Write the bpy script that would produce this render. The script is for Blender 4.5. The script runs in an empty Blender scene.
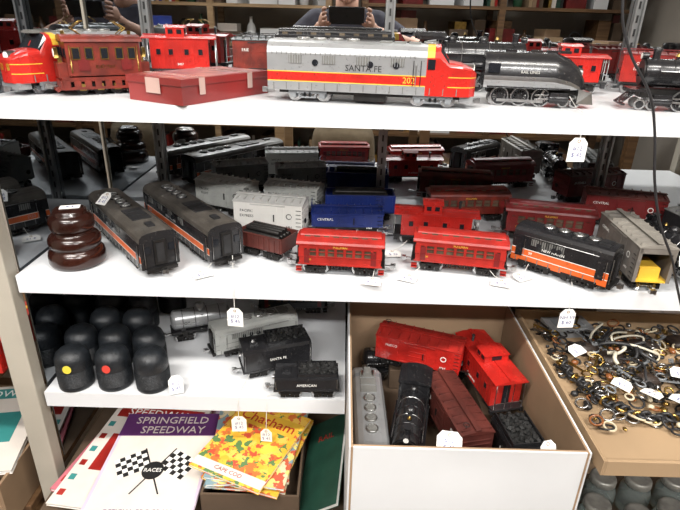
import bpy, math, random
from mathutils import Matrix, Vector, Euler
random.seed(7)
rad=math.radians
SC=bpy.context.scene
COL=SC.collection
# ------------------------------------------------------------------ materials
def mat(name,col,rough=.45,metal=0.0,var=.18,scale=25.0,bump=0.0,coat=0.0,col2=None,bscale=None,trans=0.0,spec=.5,emis=0,wear=None):
    m=bpy.data.materials.new(name);m.use_nodes=True
    nt=m.node_tree;bs=nt.nodes['Principled BSDF']
    tc=nt.nodes.new('ShaderNodeTexCoord')
    nz=nt.nodes.new('ShaderNodeTexNoise');nz.inputs['Scale'].default_value=scale;nz.inputs['Detail'].default_value=5
    nt.links.new(tc.outputs['Object'],nz.inputs['Vector'])
    rp=nt.nodes.new('ShaderNodeValToRGB')
    c2=col2 if col2 else tuple(c*(1-var) for c in col)
    rp.color_ramp.elements[0].position=.35;rp.color_ramp.elements[1].position=.65
    rp.color_ramp.elements[0].color=(*c2,1);rp.color_ramp.elements[1].color=(*col,1)
    nt.links.new(nz.outputs['Fac'],rp.inputs['Fac'])
    out=rp.outputs['Color']
    if wear:
        wn=nt.nodes.new('ShaderNodeTexNoise');wn.inputs['Scale'].default_value=210;wn.inputs['Detail'].default_value=6;wn.inputs['Roughness'].default_value=.65
        nt.links.new(tc.outputs['Object'],wn.inputs['Vector'])
        wr=nt.nodes.new('ShaderNodeValToRGB');wr.color_ramp.elements[0].position=.62;wr.color_ramp.elements[1].position=.68
        nt.links.new(wn.outputs['Fac'],wr.inputs['Fac'])
        mx=nt.nodes.new('ShaderNodeMix');mx.data_type='RGBA';nt.links.new(wr.outputs['Color'],mx.inputs[0]);nt.links.new(out,mx.inputs[6]);mx.inputs[7].default_value=(*wear,1)
        out=mx.outputs[2]
    nt.links.new(out,bs.inputs['Base Color'])
    if rough>.12 and not trans:
        mr=nt.nodes.new('ShaderNodeMapRange');mr.inputs['To Min'].default_value=rough*1.25;mr.inputs['To Max'].default_value=rough*.8
        nt.links.new(nz.outputs['Fac'],mr.inputs['Value']);nt.links.new(mr.outputs[0],bs.inputs['Roughness'])
    else: bs.inputs['Roughness'].default_value=rough
    bs.inputs['Metallic'].default_value=metal
    bs.inputs['Coat Weight'].default_value=coat
    bs.inputs['Transmission Weight'].default_value=trans
    if emis:
        bs.inputs['Emission Color'].default_value=(*col,1);bs.inputs['Emission Strength'].default_value=emis
    if bump:
        bn=nt.nodes.new('ShaderNodeBump');bn.inputs['Strength'].default_value=bump;bn.inputs['Distance'].default_value=.002
        n2=nt.nodes.new('ShaderNodeTexNoise');n2.inputs['Scale'].default_value=bscale or scale*4;n2.inputs['Detail'].default_value=4
        nt.links.new(tc.outputs['Object'],n2.inputs['Vector'])
        nt.links.new(n2.outputs['Fac'],bn.inputs['Height']);nt.links.new(bn.outputs['Normal'],bs.inputs['Normal'])
    return m
def brick_mat(name,c1,c2,mortar,scale,w=.5,h=.25,off=0.0,rough=.6):
    m=mat(name,c1,rough);nt=m.node_tree;bs=nt.nodes['Principled BSDF']
    br=nt.nodes.new('ShaderNodeTexBrick');br.inputs['Color1'].default_value=(*c1,1);br.inputs['Color2'].default_value=(*c2,1)
    br.inputs['Mortar'].default_value=(*mortar,1);br.inputs['Scale'].default_value=scale;br.offset=off
    br.inputs['Brick Width'].default_value=w;br.inputs['Row Height'].default_value=h;br.inputs['Mortar Size'].default_value=.008
    tc=nt.nodes.new('ShaderNodeTexCoord');nt.links.new(tc.outputs['Object'],br.inputs['Vector'])
    nt.links.new(br.outputs['Color'],bs.inputs['Base Color']);return m
def wood_mat(name,c1,c2,rough=.5,axis_scale=(2,30,30)):
    m=mat(name,c1,rough);nt=m.node_tree;bs=nt.nodes['Principled BSDF']
    tc=nt.nodes.new('ShaderNodeTexCoord');mp=nt.nodes.new('ShaderNodeMapping');mp.inputs['Scale'].default_value=axis_scale
    nz=nt.nodes.new('ShaderNodeTexNoise');nz.inputs['Scale'].default_value=1.5;nz.inputs['Detail'].default_value=8
    rp=nt.nodes.new('ShaderNodeValToRGB');rp.color_ramp.elements[0].position=.35;rp.color_ramp.elements[1].position=.65
    rp.color_ramp.elements[0].color=(*c1,1);rp.color_ramp.elements[1].color=(*c2,1)
    nt.links.new(tc.outputs['Object'],mp.inputs[0]);nt.links.new(mp.outputs[0],nz.inputs['Vector']);nt.links.new(nz.outputs['Fac'],rp.inputs[0])
    nt.links.new(rp.outputs[0],bs.inputs['Base Color']);return m
def patch_mat(name,cols,scale=20,rough=.35):
    m=mat(name,cols[0],rough);nt=m.node_tree;bs=nt.nodes['Principled BSDF']
    tc=nt.nodes.new('ShaderNodeTexCoord');vo=nt.nodes.new('ShaderNodeTexVoronoi');vo.inputs['Scale'].default_value=scale
    nz=nt.nodes.new('ShaderNodeTexNoise');nz.inputs['Scale'].default_value=scale;nz.inputs['Detail'].default_value=3
    mx=nt.nodes.new('ShaderNodeVectorMath');mx.operation='MULTIPLY_ADD';mx.inputs[1].default_value=(.03,.03,.03)
    nt.links.new(tc.outputs['Object'],nz.inputs['Vector']);nt.links.new(nz.outputs['Color'],mx.inputs[0]);nt.links.new(tc.outputs['Object'],mx.inputs[2])
    nt.links.new(mx.outputs[0],vo.inputs['Vector'])
    sp=nt.nodes.new('ShaderNodeSeparateColor');nt.links.new(vo.outputs['Color'],sp.inputs[0])
    rp=nt.nodes.new('ShaderNodeValToRGB');rp.color_ramp.interpolation='CONSTANT'
    while len(rp.color_ramp.elements)<len(cols): rp.color_ramp.elements.new(.5)
    for i,c in enumerate(cols):
        rp.color_ramp.elements[i].position=i/len(cols);rp.color_ramp.elements[i].color=(*c,1)
    nt.links.new(sp.outputs[0],rp.inputs[0]);nt.links.new(rp.outputs[0],bs.inputs['Base Color']);return m
BLK=mat('black_enamel',(.016,.016,.018),.24,0,.35,30,.05,coat=.15,wear=(.06,.055,.05))
BLKM=mat('black_matte',(.022,.022,.024),.45,0,.4,40,.15)
SOOT=mat('sooty_roof_paint',(.085,.076,.066),.34,0,.45,35,.15,wear=(.16,.14,.12))
IRON=mat('dark_iron',(.03,.028,.027),.45,.6,.4,60,.1)
STEEL=mat('nickel_steel',(.50,.50,.50),.28,1,.35,40)
SILV=mat('silver_paint',(.40,.41,.42),.30,.5,.2,20,wear=(.18,.18,.18))
SILVD=mat('silver_paint_dull',(.25,.265,.28),.36,.3,.25,20)
LGREY=mat('light_grey_car_paint',(.42,.43,.41),.38,0,.25,25,wear=(.2,.19,.17))
RED=mat('red_enamel',(.54,.022,.016),.27,0,.35,22,coat=.25,wear=(.16,.02,.015))
REDC=mat('red_coach_paint',(.40,.024,.018),.30,0,.4,26,coat=.2,wear=(.09,.02,.015))
REDD=mat('dark_red_paint',(.18,.014,.014),.36,0,.35,18,wear=(.05,.015,.012))
MAR=mat('maroon_tin',(.20,.026,.016),.38,0,.6,35,.1,wear=(.05,.02,.012))
BRN=mat('oxide_brown',(.11,.026,.02),.45,0,.45,30,wear=(.04,.02,.015))
YEL=mat('yellow_paint',(.76,.46,.05),.4)
ORG=mat('orange_paint',(.72,.13,.025),.34,0,.25,wear=(.2,.05,.02))
WHT=mat('white_paint',(.84,.83,.79),.4,0,.05)
GREYB=mat('grey_roof_paint',(.18,.18,.17),.45,0,.3,25)
BLUE=mat('blue_paint',(.012,.028,.17),.32,0,.35,wear=(.03,.035,.08))
GRN=mat('dark_green',(.015,.06,.04),.4,0,.3)
WIN=mat('window_dark',(.012,.014,.018),.15,0,.1)
WINC=mat('window_celluloid',(.13,.10,.065),.3,0,.6,60)
COAL=mat('coal_load',(.012,.012,.012),.7,0,.5,90,1.0)
BRASS=mat('brass',(.50,.33,.10),.3,1,.4,40)
PAPER=mat('paper_white',(.84,.83,.80),.6,0,.05)
INK=mat('ink_blue',(.03,.05,.25),.6)
INKB=mat('ink_black',(.01,.01,.01),.5)
STRING=mat('cotton_string',(.75,.74,.7),.8)
SHELF=mat('shelf_white_paint',(.72,.735,.755),.30,0,.07,4)
CREAM=mat('cream_post_paint',(.44,.405,.34),.45,0,.15,6)
KRAFT=mat('kraft_cardboard',(.34,.225,.135),.75,0,.18,8,.15)
KRAFT2=mat('kraft_tray_cardboard',(.38,.26,.15),.75,0,.15,6,.15)
KRAFTD=mat('kraft_dark',(.10,.065,.04),.8,0,.25,8,.15)
CWHT=mat('white_board',(.68,.69,.70),.5,0,.08,5)
CERB=mat('brown_glazed_porcelain',(.030,.008,.005),.20,0,.5,15,coat=.2)
RUB=mat('black_ceramic',(.014,.017,.021),.36,0,.5,120,.5)
SKIN=mat('skin',(.58,.34,.25),.5,0,.12,12)
# ------------------------------------------------------------------ builder
class B:
    def __init__(s,name):
        s.name=name;s.v=[];s.f=[];s.fm=[];s.sm=[];s.mats=[];s.T=Matrix()
    def mi(s,m):
        if m not in s.mats: s.mats.append(m)
        return s.mats.index(m)
    def add(s,vs,fs,m,smooth=False,M=None):
        o=len(s.v);T=s.T@M if M is not None else s.T
        s.v.extend([tuple(T@Vector(p)) for p in vs])
        for k,f in enumerate(fs):
            s.f.append([i+o for i in f])
            s.fm.append(s.mi(m[k] if isinstance(m,list) else m))
            s.sm.append(smooth[k] if isinstance(smooth,list) else smooth)
    def box(s,c,d,m,rot=None):
        x,y,z=d[0]/2,d[1]/2,d[2]/2
        vs=[(-x,-y,-z),(x,-y,-z),(x,y,-z),(-x,y,-z),(-x,-y,z),(x,-y,z),(x,y,z),(-x,y,z)]
        M=Matrix.Translation(c)
        if rot: M=M@Euler(rot).to_matrix().to_4x4()
        s.add(vs,[(0,3,2,1),(4,5,6,7),(0,1,5,4),(1,2,6,5),(2,3,7,6),(3,0,4,7)],m,False,M)
    def cyl(s,p0,p1,r,m,n=16,r2=None,cap=True):
        p0=Vector(p0);p1=Vector(p1);r2=r if r2 is None else r2
        q=(p1-p0).to_track_quat('Z','Y').to_matrix();vs=[]
        for p,rr in((p0,r),(p1,r2)):
            for i in range(n):
                a=2*math.pi*i/n;vs.append(p+q@Vector((rr*math.cos(a),rr*math.sin(a),0)))
        fs=[(i,(i+1)%n,n+(i+1)%n,n+i) for i in range(n)];sm=[True]*n
        if cap: fs+= [tuple(reversed(range(n))),tuple(range(n,2*n))];sm+=[False,False]
        s.add(vs,fs,m,sm)
    def lathe(s,prof,m,n=32,c=(0,0,0),M=None,mf=None):
        vs=[];fs=[];ms=[]
        for r,z in prof:
            for i in range(n):
                a=2*math.pi*i/n;vs.append((c[0]+r*math.cos(a),c[1]+r*math.sin(a),c[2]+z))
        for k in range(len(prof)-1):
            for i in range(n):
                fs.append((k*n+i,k*n+(i+1)%n,(k+1)*n+(i+1)%n,(k+1)*n+i));ms.append(mf(k) if mf else m)
        s.add(vs,fs,ms,True,M)
        s.add(vs[:n],[tuple(reversed(range(n)))],m,False,M);s.add(vs[-n:],[tuple(range(n))],m,False,M)
    def loft(s,secs,mf,cap=(None,None),smooth=False):
        n=len(secs[0]);vs=[p for q in secs for p in q];fs=[];ms=[]
        for i in range(len(secs)-1):
            for j in range(n):
                k=(j+1)%n;fs.append((i*n+j,(i+1)*n+j,(i+1)*n+k,i*n+k));ms.append(mf(i,j) if callable(mf) else mf)
        s.add(vs,fs,ms,smooth)
        if cap[0]: s.add(secs[0],[tuple(range(n))],cap[0])
        if cap[1]: s.add(secs[-1],[tuple(reversed(range(n)))],cap[1])
    def prism(s,prof,x0,x1,m,cap=None,smooth=False):
        s.loft([[(x0,y,z) for y,z in prof],[(x1,y,z) for y,z in prof]],m,(cap or m,cap or m),smooth)
    def sph(s,c,r,m,n=12,k=8,sc=(1,1,1)):
        prof=[(max(1e-5,r*math.sin(math.pi*i/k)),-r*math.cos(math.pi*i/k)) for i in range(k+1)]
        s.lathe(prof,m,n,M=Matrix.Translation(c)@Matrix.Diagonal((*sc,1)))
    def tube(s,pts,r,m,n=8):
        pts=[Vector(p) for p in pts]
        secs=[];
        for i,p in enumerate(pts):
            d=(pts[min(i+1,len(pts)-1)]-pts[max(i-1,0)]).normalized()
            u=d.cross(Vector((.01,.02,1)) if abs(d.z)<.95 else Vector((1,0,.01))).normalized();w=d.cross(u)
            secs.append([p+u*(r*math.cos(2*math.pi*j/n))+w*(r*math.sin(2*math.pi*j/n)) for j in range(n)])
        s.loft(secs,m,(m,m),True)
    def torus(s,R,r,m,M,n=16,k=6):
        vs=[];fs=[]
        for i in range(n):
            a=2*math.pi*i/n
            for j in range(k):
                b=2*math.pi*j/k;vs.append(((R+r*math.cos(b))*math.cos(a),(R+r*math.cos(b))*math.sin(a),r*math.sin(b)))
        for i in range(n):
            for j in range(k):
                fs.append((i*k+j,((i+1)%n)*k+j,((i+1)%n)*k+(j+1)%k,i*k+(j+1)%k))
        s.add(vs,fs,m,True,M)
    def text(s,t,size,m,M,ext=.0002,align='CENTER'):
        cu=bpy.data.curves.new('t','FONT');cu.body=t;cu.size=size;cu.extrude=ext;cu.align_x=align;cu.align_y='CENTER';cu.resolution_u=2
        o=bpy.data.objects.new('t',cu);me=o.to_mesh()
        s.add([v.co.copy() for v in me.vertices],[tuple(p.vertices) for p in me.polygons],m,False,M)
        o.to_mesh_clear();bpy.data.objects.remove(o);bpy.data.curves.remove(cu)
    def side_text(s,t,size,m,x,z,w,both=True):
        s.text(t,size,m,Matrix.Translation((x,-w-.0003,z))@Matrix.Rotation(math.pi/2,4,'X'))
        if both: s.text(t,size,m,Matrix.Translation((x,w+.0003,z))@Matrix.Rotation(math.pi,4,'Z')@Matrix.Rotation(math.pi/2,4,'X'))
    def done(s,loc=(0,0,0),rz=0,bev=.0006,rot=None,seg=2,parent=None,name=None):
        me=bpy.data.meshes.new(s.name);me.from_pydata(s.v,[],s.f)
        for m in s.mats: me.materials.append(m)
        me.polygons.foreach_set('material_index',s.fm);me.polygons.foreach_set('use_smooth',s.sm);me.update()
        o=bpy.data.objects.new(name or s.name,me);COL.objects.link(o);o.location=loc
        o.rotation_euler=rot if rot else (0,0,rad(rz))
        if bev:
            b=o.modifiers.new('bev','BEVEL');b.width=bev;b.segments=seg;b.limit_method='ANGLE';b.angle_limit=rad(50);b.use_clamp_overlap=True
        if parent: o.parent=parent
        return o
def empty(name,loc=(0,0,0)):
    e=bpy.data.objects.new(name,None);COL.objects.link(e);e.location=loc;return e
# ------------------------------------------------------------------ train parts
def truck(b,x,frame=IRON,wheel=STEEL,wb=.030,r=.0095,yw=.016,yf=.0235,axles=2,zt=.024):
    n=axles;xs=[x-wb/2+wb*i/(n-1) for i in range(n)]
    for xx in xs:
        for sy in(-1,1):
            b.cyl((xx,sy*(yw-.0035),r),(xx,sy*yw,r),r,wheel,18)
            b.cyl((xx,sy*(yw-.0045),r),(xx,sy*(yw-.0035),r),r+.0012,wheel,18)
            b.cyl((xx,sy*yw,r),(xx,sy*(yw+.0006),r),r*.62,frame,14)
            b.box((xx,sy*yf,r),(.009,.005,.008),frame)
        b.cyl((xx,-yf,r),(xx,yf,r),.0015,wheel,8)
    for sy in(-1,1):
        b.box((x,sy*yf,r+.005),(wb+.012,.003,.003),frame);b.box((x,sy*yf,r-.003),(wb*.6,.003,.0025),frame)
        for q in(-.004,.004): b.cyl((x+q,sy*yf,r-.002),(x+q,sy*yf,r+.004),.0026,frame,8)
        for q in(-1,1): b.box((x+q*wb*.28,sy*yf,r+.001),(.0025,.003,.009),frame,(0,q*.5,0))
    b.box((x,0,(r+zt)/2+.002),(.012,yf*2,zt-r),frame)
def coupler(b,x,d,z=.013,m=STEEL):
    b.box((x+d*.006,0,z),(.014,.004,.003),m);b.box((x+d*.014,0,z),(.007,.009,.007),m);b.box((x+d*.017,.003,z),(.005,.003,.008),m)
HP=[(1,.20),(1,.345),(1,.36),(1,.50),(1,.515),(1,.80),(.95,.90),(.80,.965),(.5,.995),(0,1.005)]
def ring(x,w,H,k=1,zb=.57,kw=1,z0=None):
    h=[]
    for a,z in HP:
        zz=z if z<=zb else zb+(z-zb)*k
        if z0 is not None: zz=max(zz,z0)
        h.append((x,-w*a*kw,zz*H))
    return h+[(p[0],-p[1],p[2]) for p in reversed(h[:-1])]
def f_unit(name,loc,rz,L=.32,W=.072,H=.092,upper=SILV,roof=SILV,band=RED,edge=YEL,lower=SILV,nosec=RED,nose=True,text='SANTA FE',tm=INKB,endm=None,roofdetail=GREYB,num='202',ts=.14):
    b=B(name);w=W/2;x1=L/2;n=2*len(HP)-1;endm=endm or upper
    if nose: secs=[ring(-x1,w,H),ring(x1-.075,w,H),ring(x1-.064,w,H),ring(x1-.056,w,H),ring(x1-.042,w,H,.42,kw=.985),ring(x1-.022,w,H,.34,kw=.95),ring(x1-.009,w,H,.22,kw=.82),ring(x1-.003,w,H,.08,kw=.62),ring(x1,w,H,.0,kw=.42)]
    else: secs=[ring(-x1,w,H),ring(x1,w,H)]
    def mf(i,j):
        if j==n-1: return IRON
        jj=min(j,n-2-j)
        if nose and i==3 and jj>=5: return WIN if jj>=6 else nosec
        if nose and i>=1 and jj>=1:
            if jj in(1,3) and i>=4: return edge
            if i==1 and jj>=5: return edge
            return nosec
        if nose and i>=1: return nosec
        if jj==0: return lower
        if jj in(1,3): return edge
        if jj==2: return band
        if jj==4: return upper
        return roof if jj>=5 else upper
    b.loft(secs,mf,(endm,nosec if nose else endm))
    zb=.2*H
    b.box((0,0,zb),(L*.9,W*.7,.01),IRON)
    for sy in(-1,1):
        yy=sy*(w+.0004)
        for k in range(4):
            xx=-x1+.03+k*(L-.12)/4*1.05
            b.box((xx+.014,yy,.71*H),(.020,.0012,.012),GREYB)
            for q in range(5): b.box((xx+.006+q*.004,yy*1.01,.71*H),(.001,.0014,.012),upper)
        for xx in(-x1+.075,0.0,x1-.12): b.cyl((xx,yy*.97,.66*H),(xx,sy*(w+.0012),.66*H),.0048,WIN,14)
        for k in range(int(L/.02)): b.box((-x1+.01+k*.02,yy,.27*H),(.0012,.0009,.010),GREYB)
        if nose:
            b.box((x1-.068,yy,.70*H),(.011,.0014,.014),WIN);b.box((x1-.083,yy,.55*H),(.001,.0012,.4*H),IRON);b.box((x1-.094,yy,.55*H),(.001,.0012,.4*H),IRON)
            b.cyl((x1-.090,sy*(w+.002),.35*H),(x1-.090,sy*(w+.002),.7*H),.0006,STEEL,6)
            for k in range(30): b.box((-x1+.008+k*(L-.10)/29,yy,.80*H),(.0008,.0008,.004),GREYB)
        else:
            for xx in(-x1+.014,x1-.014):
                b.box((xx,yy,.55*H),(.013,.001,.45*H),endm);b.cyl((xx+.009,sy*(w+.002),.35*H),(xx+.009,sy*(w+.002),.75*H),.0006,STEEL,6)
            b.cyl((-x1+.02,sy*(w+.0008),.82*H),(x1-.02,sy*(w+.0008),.82*H),.0007,STEEL,6)
    if text: b.side_text(text,H*ts,tm,-.01,.59*H,w)
    if num: b.side_text(num,H*ts,tm if not nose else YEL,x1-.10 if nose else -x1+.035,.43*H,w)
    for k in range(4):
        xx=-x1+.05+k*.026
        if xx>x1-.012: continue
        b.cyl((xx,0,H*.99),(xx,0,H*1.03),.0105,roofdetail,20);b.torus(.0095,.001,STEEL,Matrix.Translation((xx,0,H*1.035)),16,5)
        for a in range(3): b.box((xx,0,H*1.032),(.018,.0012,.001),GREYB,(0,0,a*math.pi/3))
    for k in range(3): b.box((.02+k*.022,0,H*1.003),(.018,W*.5,.003),roofdetail)
    b.box((x1*.55 if nose else x1*.75,0,H*1.01),(.02,.012,.005),roofdetail)
    if nose:
        for sy in(-1,1): b.cyl((x1-.079,sy*.010,H*1.03),(x1-.064,sy*.010,H*1.035),.0012,STEEL,8,.003)
        b.box((x1-.049,0,.84*H),(.016,.0022,.004),nosec,(0,.9,0))
        b.cyl((x1-.022,0,.64*H),(x1-.004,0,.64*H),.0068,STEEL,18);b.cyl((x1-.004,0,.64*H),(x1-.003,0,.64*H),.0052,WHT,18)
        b.box((x1-.002,0,.46*H),(.004,.022,.010),YEL);b.box((x1-.001,0,.46*H),(.004,.006,.014),RED)
        b.box((x1-.012,0,.15*H),(.020,W*.72,.010),lower)
    else:
        for sx in(-1,1):
            b.box((sx*(x1+.0015),0,.55*H),(.004,.020,.55*H),IRON);b.box((sx*(x1+.002),0,.55*H),(.005,.013,.42*H),BLKM)
            for sy in(-1,1):
                b.cyl((sx*(x1+.002),sy*w*.8,.25*H),(sx*(x1+.002),sy*w*.8,.8*H),.0007,STEEL,6)
                b.box((sx*(x1+.001),sy*w*.62,.62*H),(.002,.010,.012),WIN)
            b.box((sx*(x1+.003),0,.17*H),(.007,W*.8,.006),IRON)
    for sx in(-1,1):
        xx=sx*(x1-.062 if L>.2 else x1-.045);truck(b,xx,SILVD if upper==SILV else IRON,STEEL,.046,.0105,.0165,.028)
        for sy in(-1,1): b.box((xx,sy*.0285,.016),(.060,.0025,.006),SILVD if upper==SILV else IRON)
    b.box((0,0,.010),(.05,W*.6,.012),IRON)
    coupler(b,-x1,-1)
    if nose: coupler(b,x1-.008,1,.010)
    else: coupler(b,x1,1)
    return b.done(loc,rz)
def arc(w,z0,h,n=8):
    return [(-w*math.cos(math.pi*i/n),z0+h*math.sin(math.pi*i/n)) for i in range(n+1)]
def coach(name,loc,rz,L=.155,W=.058,H=.068,body=REDC,roof=REDC,win=WINC,nw=9,text='PULLMAN',tm=YEL,cler=True,rivet=True):
    b=B(name);w=W/2;z0=.022;zr=H*.80
    b.box((0,0,(z0+zr)/2),(L-.012,W-.006,zr-z0),win)
    z1=z0+(zr-z0)*.42;z2=z0+(zr-z0)*.82
    for sy in(-1,1):
        b.box((0,sy*(w-.0015),(z0+z1)/2),(L-.010,.003,z1-z0),body);b.box((0,sy*(w-.0015),(z2+zr)/2),(L-.010,.003,zr-z2),body)
        st=(L-.010)/nw
        for k in range(nw+1):
            ww=.0045 if 0<k<nw else .010
            b.box((-L/2+.005+k*st+(.004 if k==0 else -.004 if k==nw else 0),sy*(w-.0015),(z1+z2)/2),(ww,.003,z2-z1),body)
            if k<nw: b.box((-L/2+.005+(k+.5)*st,sy*(w-.002),z1+(z2-z1)*.55),(st-.004,.0014,.0010),body)
        b.box((0,sy*(w+.0003),z1),(L-.008,.0012,.0014),body);b.box((0,sy*(w+.0003),z0+.001),(L-.006,.0016,.003),body)
        for k in range(26): b.box((-L/2+.008+k*(L-.016)/25,sy*(w+.0002),z1-.003),(.0010,.0010,.0010),body);b.box((-L/2+.008+k*(L-.016)/25,sy*(w+.0002),z2+.002),(.0010,.0010,.0010),body)
        for sx in(-1,1):
            b.box((sx*(L/2-.018),sy*(w+.0004),(z0+z2)/2),(.009,.001,z2-z0-.003),REDD)
            for q in range(2): b.box((sx*(L/2-.004),sy*(w-.004),.014-q*.005),(.010,.009,.0012),body)
        for k in range(12): b.box((-.03+k*.0055,sy*(w-.002),.018),(.003,.002,.006),IRON)
    for sx in(-1,1):
        b.box((sx*(L/2-.006),0,(z0+zr)/2),(.002,W-.002,zr-z0),body);b.box((sx*(L/2-.0045),0,(z0+z2)/2),(.002,.014,z2-z0),WINC)
        b.box((sx*(L/2-.002),0,(z0+z2)/2+.002),(.006,.018,z2-z0+.003),IRON);b.box((sx*(L/2-.003),0,z0-.001),(.010,W-.006,.003),IRON)
    if text: b.side_text(text,.0055,tm,0,z2+.0035,w);b.side_text('2630',.0045,tm,-L*.36,z1-.006,w,False)
    b.prism([(-w-.001,zr)]+arc(w+.001,zr+.002,H*.13)+[(w+.001,zr)],-L/2,L/2,roof,smooth=False)
    if cler:
        b.prism([(-w*.5,zr)]+[(-w*.5,H*.97)]+arc(w*.52,H*.97,H*.06)+[(w*.5,H*.97),(w*.5,zr)],-L/2+.006,L/2-.006,roof)
        for k in range(8):
            for sy in(-1,1): b.box((-L/2+.018+k*(L-.036)/7,sy*w*.505,H*.945),(.010,.001,.004),WINC)
    for sx in(-1,1): truck(b,sx*(L/2-.032),IRON,STEEL,.026,.0088,.0155,.022)
    b.box((0,0,.017),(.045,.022,.010),IRON)
    coupler(b,-L/2-.002,-1);coupler(b,L/2+.002,1)
    return b.done(loc,rz,.0005)
def boxcar(name,loc,rz,L=.15,W=.062,H=.080,body=WHT,roof=SILV,door=None,text='PACIFIC FRUIT',tm=INKB,opened=None,open_end=None,badge=True):
    b=B(name);w=W/2;z0=.022;zr=H*.90;door=door or body
    if open_end:
        for sy in(-1,1): b.box((0,sy*(w-.001),(z0+zr)/2),(L,.002,zr-z0),body)
        b.box((-L/2+.001,0,(z0+zr)/2),(.002,W,zr-z0),body);b.box((0,0,z0+.001),(L,W-.002,.002),open_end);b.box((0,0,zr-.001),(L,W-.002,.002),body)
        b.box((L/2-.035,0,z0+.012),(.05,W*.55,.02),open_end)
        for sy in(-1,1): b.box((L/2,sy*(w-.003),(z0+zr)/2),(.002,.006,zr-z0),body)
        b.box((L/2,0,zr-.005),(.002,W-.004,.009),body)
    else: b.box((0,0,(z0+zr)/2),(L,W,zr-z0),body)
    for sy in(-1,1):
        y=sy*(w+.0008)
        for k in range(9):
            xx=-L/2+.006+k*(L-.012)/8
            if abs(xx)>.022: b.box((xx,sy*(w+.0003),(z0+zr)/2),(.0010,.0008,zr-z0-.004),body)
        b.box((0,y,(z0+zr)/2),(.036,.002,zr-z0-.007),door);b.box((0,y,z0+.003),(.07,.002,.002),roof);b.box((0,y,zr-.003),(.07,.002,.002),roof)
        for q in range(4): b.box((0,sy*(w+.002),z0+.010+q*(zr-z0-.018)/3),(.033,.0008,.001),body)
        b.box((.013,sy*(w+.003),(z0+zr)/2),(.002,.002,.014),IRON)
        for q in range(6): b.cyl((L/2-.012,sy*(w+.002),z0+.006+q*.008),(L/2-.002,sy*(w+.002),z0+.006+q*.008),.0005,IRON,6)
        b.box((0,sy*(w-.004),z0-.002),(L*.9,.003,.005),IRON)
    for sx in(-1,1):
        if open_end and sx==1: continue
        for q in range(5): b.box((sx*(L/2+.0004),0,z0+.008+q*.009),(.0015,W-.01,.0022),body)
        b.cyl((sx*(L/2+.002),-.012,H*.5),(sx*(L/2+.004),-.012,H*.5),.005,IRON,12)
    if text:
        ws=text.split(' ')
        for i,t in enumerate(ws): b.side_text(t,.0075,tm,-L*.31,H*(.70-.12*i),w)
        if badge: b.side_text('O',.017,tm,L*.31,H*.62,w)
        b.side_text('6464',.006,tm,L*.31,H*.38,w)
    b.prism([(-w-.0015,zr)]+[(-w-.0015,zr+.0015),(-w*.5,zr+.005),(0,zr+.007),(w*.5,zr+.005),(w+.0015,zr+.0015),(w+.0015,zr)],-L/2-.0015,L/2+.0015,roof)
    for k in range(9): b.box((-L/2+.006+k*(L-.012)/8,0,zr+.005),(.0015,W*.9,.004),roof)
    b.box((0,0,zr+.0095),(L+.004,.009,.0015),roof)
    b.cyl((-L/2+.012,.016,zr+.004),(-L/2+.012,.016,zr+.012),.0005,IRON,6);b.torus(.005,.0007,IRON,Matrix.Translation((-L/2+.012,.016,zr+.012)),14,5)
    for sx in(-1,1): truck(b,sx*(L/2-.030),IRON,STEEL,.026,.009,.0155,.022)
    coupler(b,-L/2,-1);coupler(b,L/2,1)
    return b,(loc,rz)
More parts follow.
